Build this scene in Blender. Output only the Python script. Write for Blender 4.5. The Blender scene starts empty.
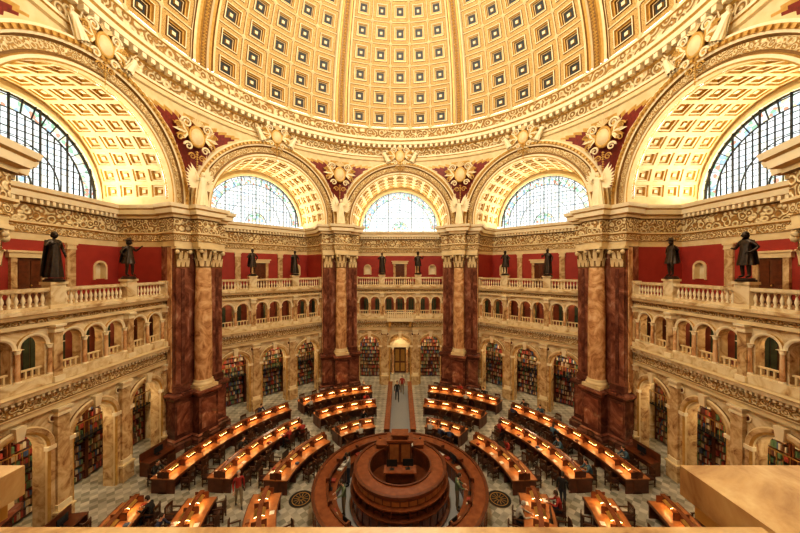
import bpy, math, random
from mathutils import Vector, Matrix
random.seed(7)
pi=math.pi; rad=math.radians
A=15.2; CAM_Y=-14.9; ZC=11.5
scene=bpy.context.scene

# ------------------------------------------------------------------ materials
MATS={}
def newmat(name):
    m=bpy.data.materials.new(name); m.use_nodes=True
    nt=m.node_tree; b=nt.nodes['Principled BSDF']; MATS[name]=m
    return m,nt,b
def N(nt,t,**k):
    n=nt.nodes.new(t)
    for a,v in k.items(): setattr(n,a,v)
    return n
def ramp(nt,stops):
    r=N(nt,'ShaderNodeValToRGB'); e=r.color_ramp.elements
    while len(e)<len(stops): e.new(0.5)
    for i,(p,c) in enumerate(stops):
        e[i].position=p; e[i].color=(c[0],c[1],c[2],1)
    return r
def coords(nt,scale=(1,1,1)):
    t=N(nt,'ShaderNodeTexCoord'); m=N(nt,'ShaderNodeMapping'); m.inputs['Scale'].default_value=scale
    nt.links.new(t.outputs['Object'],m.inputs['Vector']); return m.outputs['Vector']
def bump(nt,b,h,strength=.4,dist=.05):
    n=N(nt,'ShaderNodeBump'); n.inputs['Strength'].default_value=strength; n.inputs['Distance'].default_value=dist
    nt.links.new(h,n.inputs['Height']); nt.links.new(n.outputs['Normal'],b.inputs['Normal'])
def plain(name,c1,c2=None,rough=.5,metal=0,scale=3,bmp=0,spec=.5):
    m,nt,b=newmat(name); c2=c2 or tuple(x*.8 for x in c1)
    v=coords(nt); n=N(nt,'ShaderNodeTexNoise'); n.inputs['Scale'].default_value=scale; n.inputs['Detail'].default_value=4
    nt.links.new(v,n.inputs['Vector'])
    r=ramp(nt,[(.3,c2),(.7,c1)]); nt.links.new(n.outputs['Fac'],r.inputs['Fac'])
    nt.links.new(r.outputs['Color'],b.inputs['Base Color'])
    b.inputs['Roughness'].default_value=rough; b.inputs['Metallic'].default_value=metal
    if bmp: bump(nt,b,n.outputs['Fac'],bmp,.03)
    return m
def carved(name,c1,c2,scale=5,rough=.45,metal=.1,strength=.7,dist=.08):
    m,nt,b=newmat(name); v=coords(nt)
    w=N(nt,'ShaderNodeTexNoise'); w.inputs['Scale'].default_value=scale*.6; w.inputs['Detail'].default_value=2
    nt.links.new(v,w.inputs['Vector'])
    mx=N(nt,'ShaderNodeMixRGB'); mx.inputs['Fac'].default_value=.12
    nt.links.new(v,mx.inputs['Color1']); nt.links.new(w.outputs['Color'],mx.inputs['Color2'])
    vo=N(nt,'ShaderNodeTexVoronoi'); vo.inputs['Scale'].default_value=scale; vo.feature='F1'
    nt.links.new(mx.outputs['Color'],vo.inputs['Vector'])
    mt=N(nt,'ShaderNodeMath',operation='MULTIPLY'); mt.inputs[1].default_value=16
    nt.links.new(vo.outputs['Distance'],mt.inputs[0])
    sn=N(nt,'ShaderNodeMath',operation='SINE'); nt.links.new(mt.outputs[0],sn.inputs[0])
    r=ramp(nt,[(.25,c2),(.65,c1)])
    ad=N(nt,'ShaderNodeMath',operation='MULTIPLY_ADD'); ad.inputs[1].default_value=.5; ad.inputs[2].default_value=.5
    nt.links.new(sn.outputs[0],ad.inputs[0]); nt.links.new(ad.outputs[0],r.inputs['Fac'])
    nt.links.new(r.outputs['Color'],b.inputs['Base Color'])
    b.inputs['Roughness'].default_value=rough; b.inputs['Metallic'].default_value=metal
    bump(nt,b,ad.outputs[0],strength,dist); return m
def marble(name,stops,scale=1.2,dist=6,rough=.25,vec=(1,1,1)):
    m,nt,b=newmat(name); v=coords(nt,vec)
    n=N(nt,'ShaderNodeTexNoise'); n.inputs['Scale'].default_value=scale; n.inputs['Detail'].default_value=8
    n.inputs['Distortion'].default_value=dist*.25; n.inputs['Roughness'].default_value=.62
    nt.links.new(v,n.inputs['Vector'])
    r=ramp(nt,stops); nt.links.new(n.outputs['Fac'],r.inputs['Fac'])
    nt.links.new(r.outputs['Color'],b.inputs['Base Color']); b.inputs['Roughness'].default_value=rough
    return m
def emis(name,c,s):
    m,nt,b=newmat(name); b.inputs['Base Color'].default_value=(*c,1)
    b.inputs['Emission Color'].default_value=(*c,1); b.inputs['Emission Strength'].default_value=s; return m

plain('cream',(.77,.64,.4),(.67,.52,.28),.55,0,2)
plain('pale',(.86,.77,.56),(.8,.68,.45),.55,0,2)
plain('gold',(.6,.38,.12),(.46,.27,.065),.42,.2,6)
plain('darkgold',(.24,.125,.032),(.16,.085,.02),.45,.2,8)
carved('domegold',(.6,.41,.16),(.42,.26,.085),7,strength=.4,dist=.03)
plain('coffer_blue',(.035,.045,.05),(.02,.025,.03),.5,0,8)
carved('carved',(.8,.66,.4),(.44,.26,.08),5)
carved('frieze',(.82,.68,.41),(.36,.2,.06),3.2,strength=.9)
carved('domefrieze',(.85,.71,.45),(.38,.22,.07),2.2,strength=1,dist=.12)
marble('siena',[(.3,(.32,.18,.08)),(.42,(.6,.45,.25)),(.55,(.76,.64,.42)),(.75,(.82,.72,.52))],1.2)
marble('siena2',[(.3,(.2,.09,.04)),(.45,(.5,.33,.16)),(.6,(.68,.52,.3)),(.8,(.76,.62,.4))],1.6)
marble('darkmarble',[(.3,(.07,.022,.015)),(.47,(.2,.07,.042)),(.6,(.33,.14,.085)),(.72,(.52,.33,.23)),(.8,(.25,.09,.055))],.9,7,.14,(1,1,.7))
marble('basemarble',[(.3,(.05,.018,.013)),(.5,(.14,.05,.033)),(.64,(.24,.1,.065)),(.76,(.38,.22,.15))],1.0,6,.16)
marble('colmarble',[(.3,(.24,.1,.05)),(.44,(.52,.28,.13)),(.56,(.72,.46,.25)),(.66,(.8,.6,.38)),(.8,(.45,.22,.11))],1.1,10,.12,(1,1,.6))
plain('redwall',(.37,.042,.028),(.31,.033,.022),.6,0,2)
plain('redmosaic',(.24,.024,.016),(.12,.015,.01),.5,0,7)
plain('innerred',(.24,.06,.035),(.17,.04,.025),.6,0,3)
plain('wood',(.15,.047,.018),(.085,.025,.009),.28,0,5)
plain('woodtop',(.42,.18,.065),(.3,.11,.035),.3,0,4)
plain('mahogany',(.25,.085,.033),(.165,.05,.018),.25,0,4)
plain('chairwood',(.1,.04,.015),(.05,.018,.008),.4,0,5)
plain('leather',(.06,.02,.012),None,.5)
plain('bronze',(.07,.05,.035),(.03,.022,.016),.35,.5,7)
plain('brass',(.6,.38,.12),None,.3,.8)
plain('iron',(.03,.03,.03),None,.5,.4)
plain('carpet',(.34,.35,.36),(.28,.29,.3),.9,0,30)
plain('paper',(.85,.83,.76),None,.7)
plain('screen',(.02,.025,.035),None,.15)
plain('door',(.16,.06,.025),(.1,.035,.014),.35,0,4)
plain('cabinetglass',(.05,.07,.05),(.03,.04,.035),.15,0,4)
plain('skin',(.68,.42,.3),None,.5)
plain('skin_dark',(.28,.14,.08),None,.5)
plain('hair',(.05,.03,.018),None,.6)
plain('hair_grey',(.45,.42,.38),None,.6)
plain('eye',(.02,.02,.02),None,.3)
plain('lip',(.5,.2,.16),None,.5)
plain('shoe',(.03,.025,.02),None,.4)
for i,c in enumerate([(.03,.04,.09),(.4,.39,.36),(.35,.04,.03),(.06,.13,.2),(.02,.02,.022),(.15,.2,.12)]):
    plain('cloth%d'%i,c,None,.8)
plain('trouser',(.04,.045,.07),None,.8); plain('trouser2',(.25,.2,.13),None,.8)
for i,c in enumerate([(.36,.06,.04),(.12,.2,.1),(.45,.34,.19),(.07,.11,.22),(.55,.48,.36),(.25,.12,.06),(.1,.03,.025)]):
    plain('book%d'%i,c,None,.6)
emis('lampglow',(1,.62,.24),22)
emis('lampglow_soft',(1,.66,.3),12)
def floormat():
    m,nt,b=newmat('floortile'); v=coords(nt)
    rot=N(nt,'ShaderNodeMapping'); rot.inputs['Rotation'].default_value=(0,0,rad(45))
    nt.links.new(v,rot.inputs['Vector'])
    c=N(nt,'ShaderNodeTexChecker'); c.inputs['Scale'].default_value=1.1
    c.inputs['Color1'].default_value=(.5,.48,.42,1); c.inputs['Color2'].default_value=(.3,.29,.24,1)
    nt.links.new(rot.outputs['Vector'],c.inputs['Vector'])
    c2=N(nt,'ShaderNodeTexChecker'); c2.inputs['Scale'].default_value=3.3
    c2.inputs['Color1'].default_value=(.56,.54,.48,1); c2.inputs['Color2'].default_value=(.16,.16,.12,1)
    nt.links.new(rot.outputs['Vector'],c2.inputs['Vector'])
    mx=N(nt,'ShaderNodeMixRGB'); mx.inputs['Fac'].default_value=.35
    nt.links.new(c.outputs['Color'],mx.inputs['Color1']); nt.links.new(c2.outputs['Color'],mx.inputs['Color2'])
    n=N(nt,'ShaderNodeTexNoise'); n.inputs['Scale'].default_value=2.5; n.inputs['Detail'].default_value=6
    nt.links.new(v,n.inputs['Vector']); r=ramp(nt,[(.3,(.72,.72,.72)),(.7,(1.1,1.08,1.04))])
    nt.links.new(n.outputs['Fac'],r.inputs['Fac'])
    mm=N(nt,'ShaderNodeMixRGB',blend_type='MULTIPLY'); mm.inputs['Fac'].default_value=1
    nt.links.new(mx.outputs['Color'],mm.inputs['Color1']); nt.links.new(r.outputs['Color'],mm.inputs['Color2'])
    nt.links.new(mm.outputs['Color'],b.inputs['Base Color']); b.inputs['Roughness'].default_value=.28
floormat()
def glassmat(name,stops,scale):
    m,nt,b=newmat(name); v=coords(nt)
    vo=N(nt,'ShaderNodeTexVoronoi'); vo.inputs['Scale'].default_value=scale
    nt.links.new(v,vo.inputs['Vector'])
    r=ramp(nt,stops); r.color_ramp.interpolation='CONSTANT'
    sp=N(nt,'ShaderNodeSeparateColor'); nt.links.new(vo.outputs['Color'],sp.inputs['Color'])
    nt.links.new(sp.outputs[0],r.inputs['Fac'])
    t=N(nt,'ShaderNodeBsdfTransparent'); nt.links.new(r.outputs['Color'],t.inputs['Color'])
    nt.links.new(t.outputs[0],nt.nodes['Material Output'].inputs['Surface'])
glassmat('glass_clear',[(0,(.3,.31,.3)),(.3,(.36,.37,.355)),(.6,(.26,.285,.27)),(.8,(.32,.31,.26)),(.9,(.24,.27,.28))],4)
glassmat('glass_border',[(0,(.28,.3,.28)),(.3,(.12,.19,.13)),(.42,(.3,.26,.15)),(.55,(.14,.19,.24)),(.65,(.3,.3,.28)),(.86,(.24,.12,.08)),(.93,(.2,.24,.19))],5)

# ------------------------------------------------------------------ mesh builder
class MB:
    def __init__(s): s.v=[];s.f=[];s.m=[];s.sm=[];s.M=None
    def add(s,vs,fs,m,smooth=False):
        o=len(s.v)
        if s.M is not None: s.v+=[tuple(s.M@Vector(v)) for v in vs]
        else: s.v+=[tuple(v) for v in vs]
        for k,f in enumerate(fs):
            s.f.append(tuple(i+o for i in f)); s.m.append(m if isinstance(m,str) else m[k]); s.sm.append(smooth)
    def box(s,x0,x1,y0,y1,z0,z1,m):
        s.add([(x,y,z) for z in(z0,z1) for y in(y0,y1) for x in(x0,x1)],
              [(0,2,3,1),(4,5,7,6),(0,1,5,4),(2,6,7,3),(0,4,6,2),(1,3,7,5)],m)
    def grid(s,rows,m,closed=False,smooth=False):
        nr=len(rows);nc=len(rows[0]);vs=[p for r in rows for p in r];fs=[];ms=[]
        for i in range(nr-1):
            for j in range(nc if closed else nc-1):
                j2=(j+1)%nc
                fs.append((i*nc+j,i*nc+j2,(i+1)*nc+j2,(i+1)*nc+j)); ms.append(m if isinstance(m,str) else m[i])
        s.add(vs,fs,ms,smooth)
    def lathe(s,prof,cx=0,cy=0,seg=16,m='cream',smooth=True,sx=1,sy=1,cap=True):
        rows=[[(cx+r*sx*math.cos(2*pi*k/seg),cy+r*sy*math.sin(2*pi*k/seg),z) for k in range(seg)] for r,z in prof]
        s.grid(rows,m,True,smooth)
        if cap:
            mm=m if isinstance(m,str) else m[-1]
            if prof[-1][0]>1e-4: s.add(rows[-1],[tuple(range(seg))],mm)
    def arc(s,prof,a0,a1,m,cx=0,cy=0,seg=24,smooth=False,caps=True):
        rows=[]
        for k in range(seg+1):
            a=a0+(a1-a0)*k/seg
            rows.append([(cx+r*math.sin(a),cy+r*math.cos(a),z) for r,z in prof])
        n=len(prof); vs=[p for r in rows for p in r]; fs=[];
        for i in range(seg):
            for j in range(n):
                j2=(j+1)%n; fs.append((i*n+j,i*n+j2,(i+1)*n+j2,(i+1)*n+j))
        if caps and abs(a1-a0)<2*pi-1e-4: fs.append(tuple(range(n))); fs.append(tuple(seg*n+j for j in range(n)))
        s.add(vs,fs,m,smooth)
    def arcbox(s,r0,r1,z0,z1,a0,a1,m,seg=24,cx=0,cy=0):
        s.arc([(r0,z0),(r1,z0),(r1,z1),(r0,z1)],a0,a1,m,cx,cy,seg)
    def sweep(s,path,prof,mats):
        n=len(path); nor=[]
        for i in range(n-1):
            d=Vector((path[i+1][0]-path[i][0],path[i+1][1]-path[i][1])).normalized(); nor.append(Vector((d.y,-d.x)))
        rows=[]
        offs=[]
        for i in range(n):
            if i==0:o=nor[0]
            elif i==n-1:o=nor[-1]
            else:
                o=(nor[i-1]+nor[i]).normalized(); o=o/max(.3,o.dot(nor[i]))
            offs.append(o)
        for (d,z) in prof: rows.append([(path[i][0]+offs[i].x*d,path[i][1]+offs[i].y*d,z) for i in range(n)])
        s.grid(rows,mats)
    def mesh(s,name):
        me=bpy.data.meshes.new(name); me.from_pydata(s.v,[],s.f)
        names=sorted(set(s.m)); idx={n:i for i,n in enumerate(names)}
        for n in names: me.materials.append(MATS[n])
        me.polygons.foreach_set('material_index',[idx[x] for x in s.m])
        me.polygons.foreach_set('use_smooth',s.sm); me.update(); return me
def obj(name,me,loc=(0,0,0),rz=0,parent=None,scale=None):
    o=bpy.data.objects.new(name,me); scene.collection.objects.link(o)
    o.location=loc; o.rotation_euler=(0,0,rz)
    if scale: o.scale=scale
    if parent: o.parent=parent
    return o

def arch_wall(mb,u0,u1,z0,z1,ops,yf,yb,mf,ms,zb=None,seg=14):
    zb=z0 if zb is None else zb
    x=u0
    def strip(a,b,c,d):
        if b-a<1e-4 or d-c<1e-4:return
        mb.add([(a,yf,c),(b,yf,c),(b,yf,d),(a,yf,d)],[(0,1,2,3)],mf)
        mb.add([(a,yb,c),(b,yb,c),(b,yb,d),(a,yb,d)],[(0,1,2,3)],mf)
    for uc,hw,zs in ops:
        strip(x,uc-hw,z0,z1); strip(uc-hw,uc+hw,z0,zb)
        if zb>z0: mb.add([(uc-hw,yf,zb),(uc+hw,yf,zb),(uc+hw,yb,zb),(uc-hw,yb,zb)],[(0,1,2,3)],ms)
        pts=[(uc-hw*math.cos(pi*k/seg),zs+hw*math.sin(pi*k/seg)) for k in range(seg+1)]
        for k in range(seg):
            (a,c),(b,d)=pts[k],pts[k+1]
            for y in (yf,yb): mb.add([(a,y,c),(b,y,d),(b,y,z1),(a,y,z1)],[(0,1,2,3)],mf)
            mb.add([(a,yf,c),(b,yf,d),(b,yb,d),(a,yb,c)],[(0,1,2,3)],ms,True)
        for e in (uc-hw,uc+hw): mb.add([(e,yf,zb),(e,yb,zb),(e,yb,zs),(e,yf,zs)],[(0,1,2,3)],ms)
        x=uc+hw
    strip(x,u1,z0,z1)
def archivolt(mb,uc,zs,zb,prof,yf,mats,seg=24):
    rows=[]
    for r,p in prof:
        row=[(uc-r,yf-p,zb)]+[(uc-r*math.cos(pi*k/seg),yf-p,zs+r*math.sin(pi*k/seg)) for k in range(seg+1)]+[(uc+r,yf-p,zb)]
        rows.append(row)
    mb.grid(rows,mats)
def coffer(mb,P,u0,u1,v0,v1,steps,fmat):
    def loop(f):
        du=(u1-u0)*f;dv=(v1-v0)*f
        return [(u0+du,v0+dv),(u1-du,v0+dv),(u1-du,v1-dv),(u0+du,v1-dv)]
    prev=[P(u,v,0) for u,v in loop(0)]
    for f,d,m in steps:
        cur=[P(u,v,d) for u,v in loop(f)]
        mb.add(prev+cur,[(0,1,5,4),(1,2,6,5),(2,3,7,6),(3,0,4,7)],m); prev=cur
    mb.add(prev,[(0,1,2,3)],fmat)

# ------------------------------------------------------------------ bay wall
ENT=[(.05,12.95),(.05,13.3),(.12,13.32),(.12,13.7),(.22,13.78),(.22,13.88),(.08,13.9),(.08,14.72),(.2,14.78),(.2,14.95),(.42,15.02),(.46,15.3),(.56,15.38),(.62,15.6),(0,15.6)]
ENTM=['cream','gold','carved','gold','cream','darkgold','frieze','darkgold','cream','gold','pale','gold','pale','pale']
def column(mb,x,y,z0,z1,r,m,cap='cream',seg=12,capm=None):
    h=z1-z0
    mb.lathe([(r*1.4,z0),(r*1.4,z0+r*.4),(r*1.2,z0+r*.5),(r*1.25,z0+r*.7),(r,z0+r*.85)],x,y,seg,cap,True,cap=False)
    mb.lathe([(r,z0+r*.85),(r,z0+h*.4),(r*.87,z1-r*2.2)],x,y,seg,m,True,cap=False)
    mb.lathe([(r*.87,z1-r*2.2),(r*.95,z1-r*2.1),(r*.9,z1-r*2),(r*1.25,z1-r*.9),(r*1.1,z1-r*.85),(r*1.5,z1-r*.25)],x,y,seg,cap,True,cap=False)
    mb.box(x-r*1.45,x+r*1.45,y-r*1.45,y+r*1.45,z1-r*.3,z1,cap)
def pilaster(mb,x,hw,yf,p,z0,z1,m,cap='cream'):
    mb.box(x-hw*1.2,x+hw*1.2,yf-p*1.3,yf+.02,z0,z0+.25,cap)
    mb.box(x-hw,x+hw,yf-p,yf+.02,z0+.25,z1-.35,m)
    mb.box(x-hw*1.15,x+hw*1.15,yf-p*1.25,yf+.02,z1-.35,z1-.27,cap)
    mb.box(x-hw*1.05,x+hw*1.05,yf-p*1.15,yf+.02,z1-.27,z1-.1,cap)
    mb.box(x-hw*1.3,x+hw*1.3,yf-p*1.5,yf+.02,z1-.1,z1,cap)

LOW=[(-3.05,1.0,3.8),(0,1.0,3.8),(3.05,1.0,3.8)]
UP=[(u,.43,8.3) for u in (-3.62,-2.5,-1.05,0,1.05,2.5,3.62)]
def bay_mesh():
    mb=MB(); W=6.29
    arch_wall(mb,-W,W,0,5.45,LOW,A,A+.55,'siena','siena2')
    for uc,hw,zs in LOW:
        archivolt(mb,uc,zs,0.0,[(hw,.0),(hw,.1),(hw+.1,.14),(hw+.26,.14),(hw+.32,.08),(hw+.32,0)],A,['cream','gold','siena2','cream','darkgold'],18)
        mb.add([(uc-.12,A-.22,4.7),(uc+.12,A-.22,4.7),(uc+.18,A-.26,5.25),(uc-.18,A-.26,5.25),(uc-.12,A,4.7),(uc+.12,A,4.7),(uc+.18,A,5.25),(uc-.18,A,5.25)],[(0,1,2,3),(0,3,7,4),(1,5,6,2),(0,4,5,1),(3,2,6,7)],'pale')
        for s in(-1,1):
            mb.box(uc+s*(hw+.17)-.2,uc+s*(hw+.17)+.2,A-.18,A+.03,3.7,3.88,'pale')
            mb.M=Matrix.Translation((uc+s*1.28,A-.01,5.0))@Matrix.Rotation(pi/2,4,'X'); mb.lathe([(.2,0),(.19,.05),(.14,.05),(.13,.01),(.01,.02)],0,0,14,['cream','pale','gold','basemarble'],False); mb.M=None
    for x in (-1.53,1.53,-4.42,4.42):
        mb.box(x-.34,x+.34,A-.34,A+.02,0,.9,'siena2'); mb.box(x-.38,x+.38,A-.38,A+.02,.82,.92,'cream')
        pilaster(mb,x,.24,A,.22,.92,5.4,'siena2','pale')
    path=[(-W,A),(W,A)]
    prof=[(.0,5.4),(.18,5.42),(.18,5.62),(.24,5.66),(.24,5.72),(.14,5.74),(.14,6.15),(.22,6.2),(.22,6.28),(.42,6.34),(.46,6.5),(.5,6.55),(0,6.6)]
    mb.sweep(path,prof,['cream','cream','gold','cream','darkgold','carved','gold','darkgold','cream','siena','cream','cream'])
    x=-4.6
    while x<4.6: mb.box(x-.05,x+.05,A-.36,A-.1,6.2,6.31,'pale'); x+=.2
    arch_wall(mb,-W,W,6.55,9.15,UP,A,A+.4,'siena','siena2',7.0,10)
    for uc,hw,zs in UP:
        archivolt(mb,uc,zs,zs,[(hw,0),(hw,.06),(hw+.06,.1),(hw+.13,.1),(hw+.13,0)],A,['gold','pale','pale','gold'],12)
        mb.box(uc-hw,uc+hw,A+.1,A+.2,7.3,7.37,'cream')
        for k in range(4): mb.box(uc-.33+k*.22-.03,uc-.33+k*.22+.03,A+.12,A+.18,7.0,7.3,'cream')
    for x in (-4.18,-3.06,-1.94,-1.6,-.525,.525,1.6,1.94,3.06,4.18):
        column(mb,x,A-.1,6.98,8.3,.085,'colmarble','pale',8)
    mb.box(-W,W,A-.22,A+.02,6.6,6.98,'siena')
    for x in (-1.77,1.77,-4.42,4.42): pilaster(mb,x,.17,A,.26,6.6,9.1,'siena2','pale')
    prof=[(0,9.05),(.16,9.08),(.16,9.25),(.1,9.26),(.1,9.42),(.3,9.48),(.36,9.62),(.42,9.66),(.42,9.8),(-.4,9.8)]
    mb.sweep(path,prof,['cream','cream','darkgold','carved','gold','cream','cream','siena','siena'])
    H=7.65
    for z in (5.5,6.55,9.2): mb.add([(-W,A+.3,z),(W,A+.3,z),(H,A+3.3,z),(-H,A+3.3,z)],[(0,1,2,3)],'cream')
    mb.add([(-W,A,9.8),(W,A,9.8),(H,A+3.3,9.8),(-H,A+3.3,9.8)],[(0,1,2,3)],'siena2')
    mb.box(-H,H,A+3.3,A+3.5,0,5.6,'siena2'); mb.box(-7,7,A+2.0,A+2.1,6.5,9.3,'innerred')
    u=-5.9
    while u<6:
        mb.box(u-.3,u+.3,A+1.75,A+2.02,6.6,8.5,'wood'); mb.box(u-.25,u-.02,A+1.72,A+1.76,6.8,8.35,'cabinetglass'); mb.box(u+.02,u+.25,A+1.72,A+1.76,6.8,8.35,'cabinetglass'); mb.box(u-.34,u+.34,A+1.7,A+2.02,8.5,8.6,'gold')
        u+=1.18
    for s in(-1,1): mb.box(s*5.6-.1,s*5.6+.1,A+.5,A+3.3,0,5.5,'siena')
    arch_wall(mb,-4.8,4.8,9.8,13.0,[(-3.6,.3,11.6),(3.6,.3,11.6)],A+3.3,A+3.6,'redwall','cream',10.9,8)
    for u in(-3.6,3.6):
        archivolt(mb,u,11.6,10.85,[(.3,0),(.3,.06),(.42,.06),(.42,0)],A+3.3,'cream',10)
        mb.add([(u-.32,A+3.58,10.85),(u+.32,A+3.58,10.85),(u+.32,A+3.58,11.95),(u-.32,A+3.58,11.95)],[(0,1,2,3)],'pale')
    mb.box(-4.8,4.8,A+3.22,A+3.32,9.8,10.05,'basemarble')
    for u in(-1.9,1.9): pilaster(mb,u,.22,A+3.3,.12,9.8,12.95,'siena2')
    for s in(-1,1):
        mb.add([(s*4.8,A-.0,9.8),(s*4.8,A+3.3,9.8),(s*4.8,A+3.3,13),(s*4.8,A,13)],[(0,1,2,3)],'redwall')
        mb.add([(s*4.8,A,9.8),(s*W,A,9.8),(s*W,A,15.6),(s*4.8,A,15.6)],[(0,1,2,3)],'siena')
        mb.add([(s*4.75,A,15.55),(s*4.75,A+4.3,15.55),(s*4.75,A+4.3,16.1),(s*4.75,A,16.1)],[(0,1,2,3)],'cream')
    mb.sweep([(-4.8,A),(-4.8,A+3.3),(4.8,A+3.3),(4.8,A)],ENT,ENTM)
    x=-4.2
    while x<4.25: mb.box(x-.07,x+.07,A+2.92,A+3.15,14.8,15.0,'pale'); x+=.28
    mb.box(-4.9,4.9,A+3.2,A+4.6,15.3,15.6,'cream')
    nT=15;nN=4
    def P(t,n,d): R=4.75+d; return (-R*math.cos(t),A+n,16.1+R*math.sin(t))
    st=[(.12,0,'cream'),(.14,.1,'gold'),(.22,.1,'pale'),(.25,.26,'gold')]
    for i in range(nT):
        for j in range(nN):
            n0=.12+j*(4.1/nN); 
            coffer(mb,P,pi*i/nT,pi*(i+1)/nT,n0,n0+4.1/nN,st+[(.36,.26,'cream'),(.4,.14,'gold')],'pale')
    for n0,n1 in((0,.12),(4.22,4.4)):
        mb.grid([[P(pi*k/30,n,0) for k in range(31)] for n in(n0,n1)],'gold')
    mb.grid([[(-r*math.cos(pi*k/30),A+4.4,15.95+r*math.sin(pi*k/30)) for k in range(31)] for r in(4.3,5.2)],'cream')
    pr=[(4.75,0),(4.75,.32),(4.82,.36),(4.95,.36),(5.0,.26),(5.1,.26),(5.12,.34),(5.5,.34),(5.52,.26),(5.62,.42),(5.72,.46),(5.92,.55),(6.04,.5),(6.04,0)]
    archivolt(mb,0,16.1,15.6,pr,A,['cream','gold','pale','gold','darkgold','cream','carved','cream','darkgold','pale','gold','pale','cream'],48)
    for k in range(60):
        t=pi*(k+.5)/60; r=5.82; c,s_=math.cos(t),math.sin(t)
        mb.M=Matrix.Translation((-r*c,A-.54,16.1+r*s_))@Matrix.Rotation(t-pi/2,4,'Y')
        mb.box(-.07,.07,-.06,.05,-.08,.08,'gold'); mb.M=None
    nu=100; nz=16; rows=[]
    def PP(u,z):
        ph=math.atan(u/A); ro=A/math.cos(ph); t=max(0,min(1,(z-15.6)/6.7))**1.6; r=ro*(1-t)+15.12*t
        return (r*math.sin(ph),r*math.cos(ph),z)
    for i in range(nu):
        ua=-6.3+12.6*i/nu; ub=-6.3+12.6*(i+1)/nu
        zl=lambda u:16.1+math.sqrt(max(0,27.04-u*u)) if abs(u)<5.2 else 15.6
        for j in range(nz):
            f0=j/nz;f1=(j+1)/nz
            za0=zl(ua)+(22.3-zl(ua))*f0; za1=zl(ua)+(22.3-zl(ua))*f1; zb0=zl(ub)+(22.3-zl(ub))*f0; zb1=zl(ub)+(22.3-zl(ub))*f1
            um=(ua+ub)/2; zm=(za0+za1+zb0+zb1)/4; rr=math.hypot(um,zm-16.1)
            m='cream'
            if rr>6.25 and zm<21.5 and zm>17.3 : m='redmosaic'
            if rr>6.25 and (21.5<zm<21.7): m='gold'
            mb.add([PP(ua,za0),PP(ub,zb0),PP(ub,zb1),PP(ua,za1)],[(0,1,2,3)],m,True)
    return mb.mesh('bay_wall')
bay=bay_mesh()
NAMES=['north','northeast','east','southeast','south','southwest','west','northwest']
for k in range(8): obj('wall_'+NAMES[k],bay,rz=-k*pi/4)

# ------------------------------------------------------------------ windows
def window_mesh():
    mb=MB(); zc=15.95; R=4.45; y=A+4.25
    ring=lambda r,yy:[(-r*math.cos(pi*k/32),yy,zc+r*math.sin(pi*k/32)) for k in range(33)]
    mb.grid([ring(.01,y),ring(R*.2,y)],'glass_border'); mb.grid([ring(R*.2,y),ring(R*.8,y)],'glass_clear'); mb.grid([ring(R*.8,y),ring(R*.94,y)],'glass_border'); mb.grid([ring(R*.94,y),ring(R,y)],'glass_clear')
    mb.add([(-R,y,zc),(R,y,zc),(R,y,15.6),(-R,y,15.6)],[(0,1,2,3)],'glass_clear')
    def rim(r0,r1,d,m): mb.grid([ring(r0,y+.05),ring(r0,y-d),ring(r1,y-d),ring(r1,y+.05)],m)
    rim(R-.1,R+.1,.12,'pale'); rim(R*.795,R*.803,.04,'iron'); rim(R*.2,R*.208,.04,'iron'); rim(R*.5,R*.505,.03,'iron'); rim(R*.935,R*.943,.03,'iron')
    def bar(x0,z0,x1,z1,w,d=.04):
        dx,dz=x1-x0,z1-z0; l=math.hypot(dx,dz)
        if l<.05:return
        mb.M=Matrix.Translation((x0,y,z0))@Matrix.Rotation(-math.atan2(dz,dx),4,'Y')
        mb.box(0,l,-d,d,-w/2,w/2,'iron'); mb.M=None
    i=-13
    while i<=13:
        k=i*.33; big=i%4==0
        rr=(R if big else R*.8)
        if abs(k)<rr: bar(k,15.6,k,zc+math.sqrt(rr*rr-k*k),.06 if big else .018)
        i+=1
    z=zc+.33;i=0
    while z<zc+R:
        big=(i%4==3); rr=R*.8
        if z-zc<rr:
            h=math.sqrt(rr*rr-(z-zc)**2); bar(-h,z,h,z,.035 if big else .016)
        z+=.33;i+=1
    for k in range(1,24):
        t=pi*k/24; bar(-R*.8*math.cos(t),zc+R*.8*math.sin(t),-R*math.cos(t),zc+R*math.sin(t),.025)
    mb.box(-R-.1,R+.1,y-.1,y+.05,15.55,15.72,'pale')
    return mb.mesh('lunette_window')
wm=window_mesh()
for k in range(8): obj('window_%d'%(k+1),wm,rz=-k*pi/4)

# ------------------------------------------------------------------ doors on terrace
def door_mesh():
    mb=MB(); y=A+3.3
    for s in(-1,1): mb.box(s*.62-.12,s*.62+.12,y-.14,y,9.8,12.1,'siena2')
    mb.box(-.85,.85,y-.2,y,12.05,12.3,'cream'); mb.box(-.95,.95,y-.26,y,12.3,12.4,'cream')
    mb.box(-.5,.5,y-.06,y,9.8,12.05,'door')
    for s in(-.25,.25):
        for z0,z1 in((9.95,10.6),(10.75,11.9)): mb.box(s-.18,s+.18,y-.09,y-.05,z0,z1,'wood')
    mb.lathe([(.0,10.62),(.04,10.65),(.04,10.7),(0,10.73)],.06,y-.12,8,'brass')
    return mb.mesh('terrace_door')
dm=door_mesh()
for k in range(8): obj('door_%d'%(k+1),dm,rz=-k*pi/4)

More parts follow.
